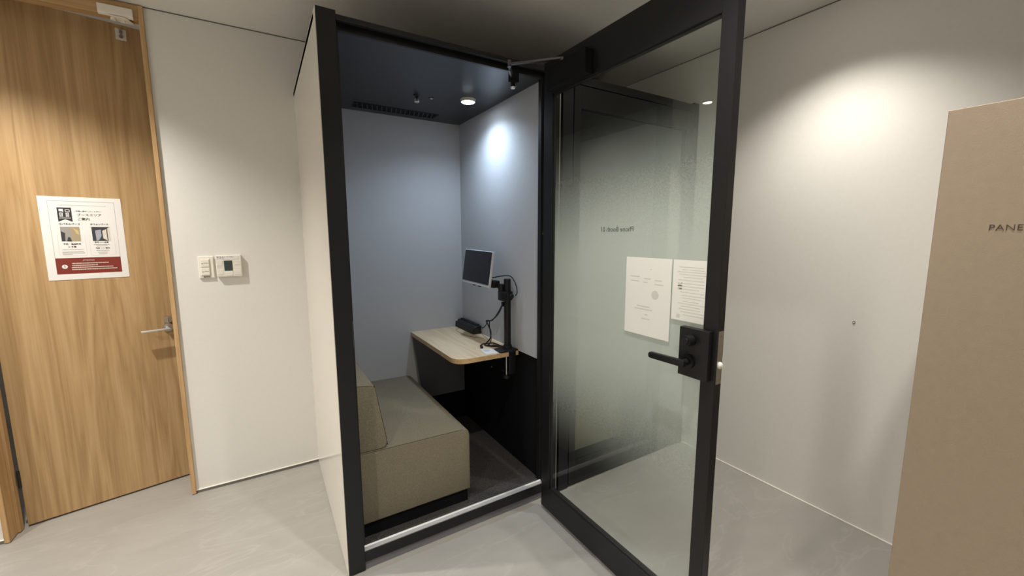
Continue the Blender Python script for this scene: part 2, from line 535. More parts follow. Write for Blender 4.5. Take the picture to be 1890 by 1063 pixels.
# closer housing on the header and its roller bracket
ch = thing('door_closer', 'white plastic door closer housing under the wooden door header', 'door closer', (-0.75, -0.013, 2.565))
prof = rounded([(-0.013, 2.550, 0.004), (-0.034, 2.556, 0.010), (-0.034, 2.596, 0.004), (-0.013, 2.598, 0.0)], 4)
bm = prism(BM(), prof, 'x', -0.815, -0.688)
obj('housing', bm, M['white_plastic2'], ch)
bm = BM()
prism(bm, [(-0.775, -0.034), (-0.715, -0.036), (-0.690, 0.030), (-0.742, 0.036)], 'z', 2.5465, 2.5500)
obj('bracket', bm, M['white_plastic'], ch)
bm = cyl(BM(), (-0.728, -0.002, 2.546), (-0.728, -0.002, 2.538), 0.006, n=14)
obj('roller', bm, M['white_plastic2'], ch)
obj('roller', cyl(BM(), (-0.765, -0.012, 2.546), (-0.765, -0.012, 2.536), 0.010, n=14), M['white_plastic2'], ch)

# the wooden door, slightly ajar: everything in the door's own frame, x along its width
DA = math.atan2(0.1432, 0.6446)
dm = box(BM(), 0.004, 0.735, 0.0, 0.036, 0.010, 2.606, 0.0015, 1)
door = obj('door_1', dm, M['oak'], kind='structure')
door.location = (-1.3612, 0.0998, 0); door.rotation_euler = (0, 0, DA)
bm = BM()
cyl(bm, (0.6445, 0, 0.955), (0.6445, -0.009, 0.955), 0.0245, n=32, bevel=0.002)
obj('handle_rose', bm, M['satin'], door, sm=True)
bm = BM()
tube(bm, [(0.640, -0.006, 0.955), (0.640, -0.052, 0.955)], 0.0085, 12, False)
prism(bm, [(0.651, -0.044), (0.651, -0.066), (0.522, -0.066), (0.522, -0.046)], 'z', 0.9495, 0.9580, 0.002, 2)
obj('lever_handle', bm, M['aluminium'], door, sm=True)
bm = BM()
cyl(bm, (0.646, 0, 1.000), (0.646, -0.008, 1.000), 0.0205, n=32, bevel=0.002)
box(bm, 0.643, 0.649, -0.020, -0.008, 0.986, 1.014, 0.002)
obj('thumb_turn', bm, M['satin'], door, sm=True)
bm = box(BM(), 0.566, 0.610, -0.003, 0.0, 2.528, 2.585, 0.003)
o = obj('strike_plate', bm, M['white_plastic2'], door)
bm = cyl(BM(), (0.588, -0.003, 2.545), (0.588, -0.010, 2.545), 0.008, n=16)
box(bm, 0.582, 0.594, -0.010, -0.003, 2.556, 2.584, 0.002)
obj('catch', bm, M['satin'], o, sm=True)
bm = box(BM(), -0.006, 0.006, -0.006, 0.004, 0.225, 0.312, 0.001)
cyl(bm, (0.0, -0.005, 0.222), (0.0, -0.005, 0.315), 0.0055, n=12)
obj('hinge', bm, M['rubber'], door, label='dark hinge leaf')

# =================================================================== phone booths
def booth_shell(ox, root, lit):
    A = lambda *a: None
    X = lambda v: ox+v
    xr_out = 1.145 if lit else (WX-ox-0.006)
    zin = 2.290
    # outer skins
    if lit:
        obj('side_panel', box(BM(), X(0.0), X(0.026), FY+0.003, 0.098, 0.003, 2.330), M['panel_white'], root, label='glossy white outer side panel')
    obj('roof', box(BM(), X(0.0 if lit else 0.0), X(xr_out), FY+0.045, 0.10, zin+0.012, 2.326), M['black_matt'], root)
    # front frame
    bm = box(BM(), X(0.0025), X(0.0725), FY, FY+0.042, 0.004, 2.332, 0.0012, 1)
    box(bm, X(0.0725), X(0.082), FY+0.036, FY+0.052, 0.100, 2.280)
    post = obj('post', bm, M['black'], root)
    if lit:
        obj('strike_plate', box(BM(), X(0.0722), X(0.0737), FY+0.006, FY+0.018, 1.032, 1.143), M['steel'], post)
    bm = box(BM(), X(1.081 if lit else 1.070), X(xr_out), FY, FY+0.042, 0.004, 2.332, 0.0012, 1)
    if lit:
        box(bm, X(1.046), X(1.082), FY+0.040, FY+0.066, 0.090, 2.280)
    p2 = obj('post', bm, M['black'], root)
    if lit:
        obj('edge_strip', box(BM(), X(1.1335), X(1.1375), FY-0.0015, FY+0.004, 0.010, 2.320), M['satin'], p2, label='thin bright edge strip')
        text('number_sticker', '15', 0.012, M['paper'], p2, frame(X(1.0625), FY+0.0395, 1.4995, (1, 0, 0), (0, 0, 1)), 'CENTER')
    bm = BM()
    if lit:
        box(bm, X(0.0725), X(1.081), FY, FY+0.020, 2.300, 2.319, 0.001, 1)
        box(bm, X(0.0725), X(1.081), FY+0.041, FY+0.056, 2.279, 2.308, 0.001, 1)
        box(bm, X(0.0725), X(1.081), FY+0.018, FY+0.056, 2.308, 2.318)
    else:
        box(bm, X(0.0725), X(1.072), FY, FY+0.020, 2.2785, 2.321, 0.001, 1)
        box(bm, X(0.0725), X(1.072), FY+0.041, FY+0.056, 2.240, 2.300, 0.001, 1)
        box(bm, X(0.0725), X(1.072), FY+0.018, FY+0.056, 2.300, 2.318)
    obj('header', bm, M['black'], root)
    # sill: black rail, dark recess, steel threshold
    if lit:
        obj('sill_rail', box(BM(), X(0.0725), X(1.046), FY, FY+0.044, 0.042, 0.0955, 0.0015, 1), M['black'], root)
        obj('kick_recess', box(BM(), X(0.0725), X(1.081), FY+0.010, FY+0.044, 0.002, 0.042), M['dark_panel'], root)
    else:
        obj('kick_recess', box(BM(), X(0.0725), X(1.072), FY+0.041, FY+0.056, 0.002, 0.088), M['dark_panel'], root)
    xe = 1.046 if lit else 1.072
    y0 = FY+0.002 if lit else FY+0.014
    pr = [(y0, 0.0955), (y0, 0.0985), (FY+0.022, 0.0995), (FY+0.028, 0.1030), (FY+0.031, 0.1030), (FY+0.033, 0.0955)]
    obj('threshold', prism(BM(), pr, 'x', X(0.0725), X(xe)), M['aluminium'], root, label='steel threshold strip')
    pr = [(FY+0.033, 0.046), (FY+0.033, 0.092), (FY+0.062, 0.090), (FY+0.075, 0.060), (FY+0.078, 0.046)]
    obj('threshold_back', prism(BM(), pr, 'x', X(0.06), X(1.08 if lit else 1.07)), M['carpet'], root)
    # floor deck and carpet
    obj('deck', box(BM(), X(0.026), X(1.10), FY+0.060, 0.06, 0.004, 0.038), M['black_matt'], root)
    obj('carpet', box(BM(), X(0.032), X(1.098), FY+0.074, 0.028, 0.038, 0.046), M['carpet'], root, label='brown grey carpet tile floor')
    # walls
    obj('back_panel', box(BM(), X(0.060), X(1.081), 0.030, 0.060, 0.270, zin+0.01), M['felt'], root, label='grey felt back wall panel')
    obj('back_kick', box(BM(), X(0.026), X(1.10), 0.045, 0.095, 0.038, 0.75), M['black_matt'], root)
    if lit:
        obj('side_felt', box(BM(), X(1.080), X(1.104), FY+0.064, 0.032, 0.787, zin+0.01, 0.001, 1), M['felt'], root, label='grey felt panel behind the monitor')
    else:
        obj('side_felt', box(BM(), X(1.080), X(1.104), FY+0.064, 0.032, 0.787, zin+0.01), M['felt'], root)
    lo = obj('lower_panel', box(BM(), X(1.098), X(min(1.140, xr_out-0.002)), FY+0.056, 0.06, 0.038, 2.290), M['black_matt'], root)
    obj('side_felt', box(BM(), X(0.032), X(0.060), FY+0.056, 0.032, 0.046, zin+0.01), M['felt'], root)
    if not lit:
        obj('side_wall', box(BM(), X(0.0025), X(0.030), FY+0.044, 0.098, 0.004, 2.290), M['black_matt'], root)
    # ceiling
    ce = obj('ceiling_panel', box(BM(), X(0.030), X(1.10), FY+0.054, 0.062, zin, zin+0.010), M['booth_ceiling'], root)
    return zin


B1 = thing('phone_booth', 'open black framed phone booth with white side panel, interior light on', 'phone booth', (0.57, -0.52, 0), 'phone booths')
zin = booth_shell(0.0, B1, True)

# fittings in the lit booth's ceiling
bm = BM()
n = 17
vx0, vx1, vy0, vy1 = 0.312, 0.852, -0.150, -0.045
box(bm, vx0, vx1, vy0, vy0+0.006, zin-0.003, zin); box(bm, vx0, vx1, vy1-0.006, vy1, zin-0.003, zin)
box(bm, vx0, vx0+0.006, vy0, vy1, zin-0.003, zin); box(bm, vx1-0.006, vx1, vy0, vy1, zin-0.003, zin)
vent = obj('air_vent', bm, M['black'], B1)
obj('vent_back', box(BM(), vx0, vx1, vy0, vy1, zin-0.0012, zin-0.0006), M['black_matt'], vent)
for i in range(n):
    xx = vx0+0.030+i*(vx1-vx0-0.060)/(n-1)
    b_ = BM(); prism(b_, [(xx-0.006-0.010, vy0+0.004), (xx-0.001-0.010, vy0+0.004), (xx+0.013, vy1-0.004), (xx+0.008, vy1-0.004)], 'z', zin-0.003, zin-0.0008)
    obj('slat', b_, M['booth_ceiling'], vent)
lx, ly, lz, lw = BOOTH_LIGHT
bm = BM()
cyl(bm, (lx, ly, zin), (lx, ly, lz+0.002), 0.046, 0.043, 40)
dl = obj('downlight', bm, M['white_plastic'], B1, sm=True)
obj('lamp_lens', cyl(BM(), (lx, ly, lz+0.0022), (lx, ly, lz), 0.036, 0.034, 40), M['lamp_cool'], dl, sm=True, label='bright cool white lamp lens')
ld = bpy.data.lights.new('booth_lamp', 'SPOT'); ld.energy = lw; ld.color = COOL
ld.spot_size = R(150); ld.spot_blend = 1.0; ld.shadow_soft_size = 0.032
lo_ = bpy.data.objects.new('booth_lamp', ld); C.objects.link(lo_); lo_.location = (lx, ly, lz-0.004)


def sprinkler(x, y, parent, drop):
    bm = cyl(BM(), (x, y, zin), (x, y, zin-0.006), 0.020, 0.017, 24)
    cyl(bm, (x, y, zin-0.006), (x, y, zin-drop*0.5), 0.009, 0.008, 16)
    s = obj('sprinkler', bm, M['black'], parent, sm=True)
    bm = BM()
    tube(bm, [(x-0.007, y, zin-drop*0.5), (x-0.012, y, zin-drop*0.7), (x-0.004, y, zin-drop*0.92)], 0.0022, 8)
    tube(bm, [(x+0.007, y, zin-drop*0.5), (x+0.012, y, zin-drop*0.7), (x+0.004, y, zin-drop*0.92)], 0.0022, 8)
    cyl(bm, (x, y, zin-drop*0.90), (x, y, zin-drop), 0.015, 0.012, 20)
    obj('deflector', bm, M['steel'], s, sm=True, label='shiny metal deflector')


sprinkler(0.598, -0.455, B1, 0.040)
bm = cyl(BM(), (0.688, -0.452, zin), (0.688, -0.452, zin-0.004), 0.016, 0.014, 28)
sd = obj('sensor', bm, M['black'], B1, sm=True)
obj('sensor_lens', ball(BM(), (0.688, -0.452, zin-0.004), 0.009, 1, 1, 0.45), M['steel'], sd, sm=True)
# bolt cap on the black lower wall
obj('bolt_cap', cyl(BM(), (1.098, -0.41, 0.575), (1.094, -0.41, 0.575), 0.007, n=16), M['satin'], B1, sm=True, label='small pale bolt cap')


# ------------------------------------------------------------------ glass doors
def glass_door(parent, O, ax, an, W, H0, H1, st0, st1, rt_, rb, name_):
    """O origin at hinge edge, inner face; ax along the width, an from inner to outer face."""
    O = Vector(O); ax = Vector(ax); an = Vector(an)
    K = Matrix((ax, an, Vector((0, 0, 1)))).transposed().to_4x4(); K.translation = O
    T = 0.037
    flip = K.determinant() < 0

    def put(bm):
        bm.transform(K)
        if flip:
            bmesh.ops.reverse_faces(bm, faces=bm.faces)
        return bm
    bm = BM()
    box(bm, 0, st0, 0, T, H0, H1, 0.0012, 1)
    box(bm, W-st1, W, 0, T, H0, H1, 0.0012, 1)
    box(bm, st0-0.0005, W-st1+0.0005, 0.0005, T-0.0005, H0, H0+rb, 0.0008, 1)
    box(bm, st0-0.0005, W-st1+0.0005, 0.0005, T-0.0005, H1-rt_, H1, 0.0008, 1)
    d = obj('door', put(bm), M['black'], parent, label=name_)
    bm = box(BM(), st0-0.004, W-st1+0.004, 0.014, 0.020, H0+rb-0.004, H1-rt_+0.004)
    obj('glass_pane', put(bm), M['glass'], d)
    bm = BM()
    vs = [bm.verts.new(v) for v in ((st0, 0.0210, H0+rb), (W-st1, 0.0210, H0+rb), (W-st1, 0.0210, H1-rt_), (st0, 0.0210, H1-rt_))]
    bm.faces.new(vs)
    obj('frosted_film', put(bm), M['film'], d, label='gradient frosted film on the glass')
    # sealing bead along the glass
    bm = BM()
    for (a, b_, c, e) in ((st0, st0+0.0025, H0+rb, H1-rt_), (W-st1-0.0025, W-st1, H0+rb, H1-rt_)):
        box(bm, a, b_, 0.010, 0.026, c, e)
    box(bm, st0, W-st1, 0.010, 0.026, H0+rb, H0+rb+0.0025); box(bm, st0, W-st1, 0.010, 0.026, H1-rt_-0.0025, H1-rt_)
    obj('glazing_bead', put(bm), M['rubber'], d)
    return d, put, K


D1, put, K1 = glass_door(B1, (0.993, -1.158, 0), (0, -1, 0), (1, 0, 0), 0.954, 0.020, 2.306, 0.068, 0.0505, 0.154, 0.128, 'black framed glass door swung open at a right angle')
# drop seal below the bottom rail
obj('door_seal', box(BM(), 1.000, 1.022, -2.100, -1.165, 0.0065, 0.021), M['dark_panel'], D1)
# lock case, thumb turn, lever
bm = box(BM(), 0.971, 0.995, -2.098, -1.990, 1.020, 1.187, 0.002)
lk = obj('lock_case', bm, M['black'], D1)
bm = cyl(BM(), (0.972, -2.036, 1.148), (0.940, -2.036, 1.148), 0.0185, 0.0175, 32, 0.0015)
cyl(bm, (0.941, -2.036, 1.148), (0.936, -2.036, 1.148), 0.012, 0.011, 24)
obj('thumb_turn', bm, M['black'], D1, sm=True)
bm = cyl(BM(), (0.972, -2.030, 1.074), (0.962, -2.030, 1.074), 0.024, n=32, bevel=0.002)
cyl(bm, (0.963, -2.030, 1.074), (0.938, -2.030, 1.074), 0.0115, n=20)
bx = prism(BM(), rounded([(-2.042, 1.062, 0.008), (-1.898, 1.060, 0.0105), (-1.898, 1.082, 0.0105), (-2.042, 1.086, 0.008)], 6), 'x', 0.926, 0.941, 0.0025, 2)
me_tmp = bpy.data.meshes.new('t'); bx.to_mesh(me_tmp); bx.free(); bm.from_mesh(me_tmp); bpy.data.meshes.remove(me_tmp)
obj('lever_handle', bm, M['black'], D1, sm=True)
# faceplate on the free edge with its white roller latch
ep = obj('edge_plate', box(BM(), 0.9995, 1.0245, -2.1136, -2.1118, 1.012, 1.188), M['satin'], D1, label='grey metal lock faceplate')
obj('roller_latch', ball(BM(), (1.013, -2.114, 1.075), 0.0105, 1, 0.9, 1.15), M['white_plastic'], D1, sm=True, label='white plastic roller latch')
for zz in (1.030, 1.112, 1.172):
    obj('screw', cyl(BM(), (1.012, -2.1134, zz), (1.012, -2.1142, zz), 0.0028, n=10), M['base_grey'], D1)
# lettering readable from outside (mirrored from inside)
text('door_lettering', 'Phone Booth 01', 0.0285, M['glass_letter'], D1, frame(1.0132, -1.640, 1.5155, (0, 1, 0), (0, 0, 1)), 'CENTER', 0.0002, 0.98)
# closer on the top rail with its arm
cb = obj('closer_body', box(BM(), 0.950, 0.9935, -1.500, -1.236, 2.150, 2.252, 0.004), M['black_matt'], D1)
bm = cyl(BM(), (0.966, -1.330, 2.252), (0.966, -1.330, 2.268), 0.012, n=16)
ar = [(0.966, -1.330, 2.266), (0.772, -1.200, 2.246)]
d_ = (Vector(ar[1])-Vector(ar[0])).normalized(); s_ = d_.cross(Vector((0, 0, 1))).normalized()*0.009
for p_, q_ in (ar,):
    p_, q_ = Vector(p_), Vector(q_)
    vs = []
    for zz in (-0.004, 0.004):
        for pp in (p_-s_, p_+s_, q_+s_*0.8, q_-s_*0.8):
            vs.append(bm.verts.new(pp+Vector((0, 0, zz))))
    for f in ((3, 2, 1, 0), (4, 5, 6, 7), (0, 1, 5, 4), (1, 2, 6, 5), (2, 3, 7, 6), (3, 0, 4, 7)):
        bm.faces.new([vs[i] for i in f])
obj('closer_arm', bm, M['dark_steel'], D1, label='flat dark metal closer arm')
bm = cyl(BM(), (0.772, -1.200, 2.234), (0.772, -1.200, 2.262), 0.0095, n=16)
cyl(bm, (0.772, -1.200, 2.240), (0.872, -1.058, 2.252), 0.0060, n=12)
cyl(bm, (0.800, -1.160, 2.2435), (0.842, -1.100, 2.2485), 0.0085, n=12)
obj('closer_rod', bm, M['dark_steel'], D1, sm=True)
bm = box(BM(), 0.858, 0.905, -1.072, -1.046, 2.232, 2.279, 0.003)
cyl(bm, (0.876, -1.062, 2.236), (0.876, -1.062, 2.206), 0.011, n=16)
cs = obj('closer_shoe', bm, M['black_matt'], D1, sm=True)
obj('shoe_cap', cyl(BM(), (0.876, -1.062, 2.207), (0.876, -1.062, 2.200), 0.0125, 0.010, 18), M['steel'], D1, sm=True)

# sheets of paper taped to the outside of the glass
def sheet(y0, y1, z0, z1, label, marks, skew=0.0):
    x0 = 1.0060
    bm = BM(); box(bm, x0, x0+0.0006, y0, y1, z0, z1)
    s = obj('paper_sheet', bm, M['sheet'], origin=(x0, (y0+y1)/2, z0))
    tag(s, label, 'paper sheet', 'sheets on the glass door')
    marks(s, x0)
    return s


def marks_a(s, x0):
    bm = BM()
    def ln(y, z, w_, h=0.004):
        box(bm, x0-0.00025, x0-0.00002, y-w_/2, y+w_/2, z-h/2, z+h/2)
    for y, z, w_ in ((-1.755, 1.335, .045), (-1.815, 1.330, .030), (-1.865, 1.327, .030), (-1.755, 1.318, .040), (-1.805, 1.316, .022), (-1.868, 1.312, .040),
                     (-1.80, 1.223, .060), (-1.80, 1.212, .085), (-1.815, 1.192, .014), (-1.812, 1.176, .040), (-1.83, 1.366, .006)):
        ln(y, z, w_)
    r = bmesh.ops.create_circle(bm, cap_ends=True, segments=28, radius=0.0165, matrix=Matrix.Translation((x0-0.0002, -1.853, 1.272)) @ Matrix.Rotation(R(90), 4, 'Y'))
    p = obj('print', bm, M['ink_faint'], s, kind='stuff')


def marks_b(s, x0):
    bm = BM()
    rnd = random.Random(3)
    z = 1.385
    while z > 1.215:
        a = -1.945-rnd.random()*0.03; b_ = -2.030-rnd.random()*0.026
        box(bm, x0-0.00025, x0-0.00002, b_, a, z-0.0014, z+0.0014)
        z -= 0.0075+rnd.random()*0.004
    box(bm, x0-0.00025, x0-0.00002, -1.965, -1.948, 1.305, 1.330)
    box(bm, x0-0.00025, x0-0.00002, -1.962, -1.948, 1.206, 1.220)
    obj('print', bm, M['ink_faint'], s, kind='stuff')


sheet(-1.921, -1.7085, 1.1105, 1.409, 'larger white paper sheet with round seal on the glass door', marks_a)
sheet(-2.0600, -1.927, 1.198, 1.409, 'smaller white paper sheet of dense lines beside the lock', marks_b)

# ------------------------------------------------------------------ second booth, dark, beyond the open door
B2 = thing('phone_booth', 'closed dark phone booth seen through the open glass door, against right wall', 'phone booth', (PITCHX+0.57, -0.52, 0), 'phone booths')
booth_shell(PITCHX, B2, False)
D2, put2, K2 = glass_door(B2, (PITCHX+1.068, FY+0.038, 0), (-1, 0, 0), (0, -1, 0), 0.990, 0.016, 2.2735, 0.060, 0.048, 0.115, 0.126, 'closed glass door of the dark booth')


# =================================================================== seating
def bench(ox, label, group):
    X = lambda v: ox+v
    t = thing('bench_sofa', label, 'sofa', (X(0.36), -0.46, 0.046), group)
    bm = box(BM(), X(0.066), X(0.648), -0.945, 0.022, 0.046, 0.115)
    obj('plinth', bm, M['black_matt'], t, label='black plinth')
    bm = BM()
    prof = rounded([(X(0.064), 0.115, 0.004), (X(0.662), 0.115, 0.006), (X(0.662), 0.466, 0.045), (X(0.064), 0.478, 0.010)], 8)
    prism(bm, prof, 'y', -0.957, 0.026)
    es = [e for e in bm.edges if all(abs(v.co.y+0.957) < 1e-4 for v in e.verts)]
    bmesh.ops.bevel(bm, geom=es, offset=0.007, segments=3, affect='EDGES', profile=0.5)
    st = obj('seat', bm, M['sofa'], t, sm=True)
    pth = [(X(0.072), -0.9545, 0.4755), (X(0.30), -0.9545, 0.4712), (X(0.590), -0.9545, 0.4655), (X(0.625), -0.9545, 0.4610), (X(0.648), -0.9545, 0.450), (X(0.660), -0.9545, 0.430)]
    obj('seam', tube(BM(), pth, 0.0017, 6), M['seam'], st)
    bm = BM()
    prof = rounded([(X(0.062), 0.478, 0.004), (X(0.214), 0.476, 0.014), (X(0.228), 0.508, 0.016), (X(0.182), 0.795, 0.024), (X(0.062), 0.812, 0.004)], 6)
    prism(bm, prof, 'y', -0.950, 0.026)
    es = [e for e in bm.edges if all(abs(v.co.y+0.950) < 1e-4 for v in e.verts)]
    bmesh.ops.bevel(bm, geom=es, offset=0.006, segments=3, affect='EDGES', profile=0.5)
    bk = obj('backrest', bm, M['sofa'], t, sm=True)
    pth = [(X(0.066), -0.9475, 0.8095), (X(0.155), -0.9475, 0.7970), (X(0.1755), -0.9475, 0.7890), (X(0.1835), -0.9475, 0.7720), (X(0.2265), -0.9475, 0.512), (X(0.224), -0.9475, 0.496), (X(0.214), -0.9475, 0.4800), (X(0.16), -0.9475, 0.4785), (X(0.066), -0.9475, 0.4800)]
    obj('seam', tube(BM(), pth, 0.0017, 6), M['seam'], bk)
    return t


bench(0.0, 'taupe fabric bench with high backrest in the lit booth', 'booth benches')
bench(PITCHX, 'taupe fabric bench inside the dark booth, seen through the glass', 'booth benches')

# =================================================================== desk
DZT = 0.790
dk = thing('desk', 'pale maple booth desk with rounded corner under the monitor', 'desk', (0.87, -0.37, 0.25))
out = rounded([(0.664, 0.029, 0), (0.664, -0.785, 0.088), (1.079, -0.790, 0.004), (1.079, 0.029, 0)], 12)
bm = prism(BM(), out, 'z', DZT-0.028, DZT)
for f in bm.faces:
    f.material_index = 0 if abs(f.normal.z) > 0.5 else 1
es = [e for e in bm.edges if all(abs(v.co.z-DZT) < 1e-5 for v in e.verts)]
obj('desktop', bm, [M['desk_top'], M['desk_edge']], dk)
bm = prism(BM(), [(0.672, DZT-0.028), (1.075, DZT-0.028), (1.075, 0.275), (0.742, 0.275)], 'y', 0.006, 0.029)
obj('support_panel', bm, M['dark_panel'], dk, label='charcoal tapered support panel')
bm = box(BM(), 1.060, 1.079, -0.76, 0.004, DZT-0.060, DZT-0.029)
obj('cleat', bm, M['black_matt'], dk)

# white card on the desk corner
cd = [(0.8848, -0.6504), (0.9561, -0.6662), (0.9444, -0.778), (0.8679, -0.7616)]
bm = prism(BM(), cd, 'z', DZT+0.0003, DZT+0.0012)
card = obj('desk_card', bm, M['paper'], origin=(0.913, -0.712, DZT))
tag(card, 'small white card on the desk corner beside the clamp', 'card')
bm = BM()
for i, (u0, u1) in enumerate(((0.15, 0.75), (0.15, 0.62), (0.15, 0.70), (0.15, 0.5))):
    v = 0.18+i*0.10
    a = Vector(cd[0]).lerp(Vector(cd[1]), u0); b_ = Vector(cd[3]).lerp(Vector(cd[2]), u0)
    c_ = Vector(cd[0]).lerp(Vector(cd[1]), u1); e_ = Vector(cd[3]).lerp(Vector(cd[2]), u1)
    q = [a.lerp(b_, v), c_.lerp(e_, v), c_.lerp(e_, v+0.04), a.lerp(b_, v+0.04)]
    prism(bm, [(p_.x, p_.y) for p_ in q], 'z', DZT+0.0012, DZT+0.0014)
obj('print', bm, M['ink_grey'], card, kind='stuff')

# =================================================================== monitor on its arm
MA = thing('monitor_stand', 'black monitor stand with pole clamped to the desk edge', 'monitor arm', (1.035, -0.72, DZT))
bm = prism(BM(), rounded([(0.956, -0.700, 0.012), (0.945, -0.792, 0.012), (1.076, -0.792, 0.006), (1.076, -0.690, 0.012)], 5), 'z', DZT+0.0002, DZT+0.008, 0.0015, 1)
obj('base_plate', bm, M['black'], MA)
bm = box(BM(), 1.005, 1.050, -0.805, -0.793, 0.655, DZT+0.006, 0.002)
box(bm, 1.005, 1.050, -0.800, -0.700, 0.648, 0.658, 0.002)
cl_ = obj('clamp', bm, M['black'], MA)
bm = cyl(BM(), (1.000, -0.776, 0.640), (1.000, -0.776, 0.762), 0.005, n=14)
obj('clamp_screw', bm, M['steel'], MA, sm=True, label='bright steel clamp screw')
bm = cyl(BM(), (1.000, -0.776, 0.626), (1.000, -0.776, 0.642), 0.022, 0.022, 20)
obj('clamp_knob', bm, M['black'], MA, sm=True)
bm = cyl(BM(), (1.040, -0.722, DZT+0.008), (1.040, -0.722, 1.222), 0.0215, n=32)
cyl(bm, (1.040, -0.722, 1.222), (1.040, -0.722, 1.227), 0.0222, 0.020, 32)
obj('pole', bm, M['black'], MA, sm=True)
bm = cyl(BM(), (1.040, -0.722, DZT+0.008), (1.040, -0.722, DZT+0.024), 0.030, 0.026, 32)
obj('pole_foot', bm, M['black'], MA, sm=True)
bm = cyl(BM(), (1.040, -0.722, 1.098), (1.040, -0.722, 1.150), 0.033, n=32, bevel=0.003)
box(bm, 0.990, 1.020, -0.752, -0.690, 1.096, 1.150, 0.004)
cyl(bm, (1.040, -0.760, 1.124), (1.046, -0.775, 1.124), 0.013, n=16)
obj('collar', bm, M['black'], MA, sm=True)
bm = box(BM(), 1.012, 1.026, -0.712, -0.694, 1.055, 1.085, 0.003)
obj('cable_clip', bm, M['black'], MA)
bm = BM()
cyl(bm, (1.010, -0.700, 1.125), (1.010, -0.700, 1.195), 0.019, n=24)
tube(bm, [(1.012, -0.70, 1.178), (0.995, -0.640, 1.185)], 0.016, 12, False)
box(bm, 0.968, 1.018, -0.672, -0.605, 1.168, 1.212, 0.006)
tube(bm, [(0.990, -0.612, 1.205), (0.985, -0.560, 1.225), (0.978, -0.520, 1.235)], 0.012, 12)
tube(bm, [(0.990, -0.612, 1.178), (0.985, -0.560, 1.192), (0.978, -0.520, 1.205)], 0.010, 12)
obj('arm', bm, M['black'], MA, sm=True)

MW, MH = 0.356, 0.2226
mc = Vector((0.945, -0.495, 1.2845))
yaw_, tl_, rl_ = 0.048, 0.1326, -0.023
hx = Vector((math.sin(yaw_), -math.cos(yaw_), 0)); nn = Vector((-math.cos(yaw_), -math.sin(yaw_), 0))
uu = Vector((0, 0, 1))*math.cos(tl_)-nn*math.sin(tl_)
r2 = hx*math.cos(rl_)+uu*math.sin(rl_); u2 = uu*math.cos(rl_)-hx*math.sin(rl_)
KM = Matrix((r2, u2, r2.cross(u2))).transposed().to_4x4(); KM.translation = mc
mon = bpy.data.objects.new('monitor', None); C.objects.link(mon); mon.matrix_world = KM
mon.empty_display_size = 0.1
ORIG['monitor'] = Vector((0, 0, 0))
tag(mon, 'small silver white monitor with black screen tilted above the desk', 'monitor')
obj('casing', box(BM(), -MW/2, MW/2, -MH/2, MH/2, -0.016, 0.0, 0.003), M['monitor_white'], mon)
obj('screen', box(BM(), -MW/2+0.006, MW/2-0.006, -MH/2+0.017, MH/2-0.004, -0.002, 0.0012), M['screen'], mon)
bm = box(BM(), -0.06, 0.06, -0.06, 0.06, -0.026, -0.015, 0.003)
obj('mount_plate', bm, M['black'], mon)
for xx in (-0.015, 0.055):
    obj('foot', box(BM(), xx-0.011, xx+0.011, -MH/2-0.0055, -MH/2+0.001, -0.012, 0.0, 0.0015), M['rubber'], mon, label='black rubber foot')

# black power box in the desk's back corner
pb = thing('power_box', 'long black socket box lying in the back corner of the desk', 'socket box', (1.045, -0.13, DZT))
bm = BM()
prism(bm, [(1.012, DZT+0.001), (1.076, DZT+0.001), (1.076, DZT+0.058), (1.040, DZT+0.058), (1.016, DZT+0.042)], 'y', -0.292, 0.024, 0.003, 1)
obj('housing', bm, M['rubber'], pb)
for i in range(6):
    y_ = -0.255+i*0.047
    obj('socket', box(BM(), 1.044, 1.070, y_-0.016, y_+0.016, DZT+0.057, DZT+0.0605, 0.002), M['black_matt'], pb)
bm = box(BM(), 1.050, 1.074, -0.270, 0.006, DZT+0.0575, DZT+0.066, 0.002)
obj('rail', bm, M['rubber'], pb)
obj('sticker', box(BM(), 1.019, 1.0235, 0.004, 0.018, DZT+0.048, DZT+0.0545), M['paper'], pb, label='tiny white sticker')

# cables
tag(obj('power_cable', tube(BM(), [(1.076, -0.292, 0.838), (1.060, -0.35, 0.845), (1.040, -0.43, 0.880), (1.030, -0.475, 0.915), (1.028, -0.505, 0.928)], 0.0032, 8), M['rubber'], origin=(1.05, -0.40, 0.85), sm=True),
    'thin black cable rising from the socket box to the tied bundle', 'cable')
tag(obj('monitor_cable', tube(BM(), [(1.017, -0.700, 1.070), (1.015, -0.670, 1.020), (1.020, -0.600, 0.968), (1.026, -0.530, 0.934), (1.020, -0.480, 0.925), (1.012, -0.520, 0.905), (1.004, -0.572, 0.868), (0.990, -0.585, 0.830), (0.962, -0.578, 0.800), (0.950, -0.590, 0.7945), (0.958, -0.615, 0.7945), (1.000, -0.66, 0.7945), (1.017, -0.690, 0.7945)], 0.0045, 8), M['rubber'], origin=(1.0, -0.60, 0.79), sm=True),
    'thick black cable hanging from the pole clip and looping on the desk', 'cable')
tag(obj('monitor_cable', tube(BM(), [(1.017, -0.694, 1.062), (1.012, -0.650, 1.006), (1.012, -0.585, 0.950), (1.018, -0.530, 0.927), (1.006, -0.556, 0.872), (1.000, -0.582, 0.830), (0.985, -0.592, 0.802), (0.970, -0.598, 0.7945), (0.975, -0.618, 0.7940), (1.005, -0.625, 0.7940), (1.019, -0.695, 0.7940)], 0.0032, 8), M['rubber'], origin=(1.0, -0.60, 0.79), sm=True),
    'thinner black cable beside the thick one, looped behind the card', 'cable')
pc = thing('plug_cable', 'short black cable ending in a loose plug beside the white card', 'cable', (0.95, -0.60, DZT))
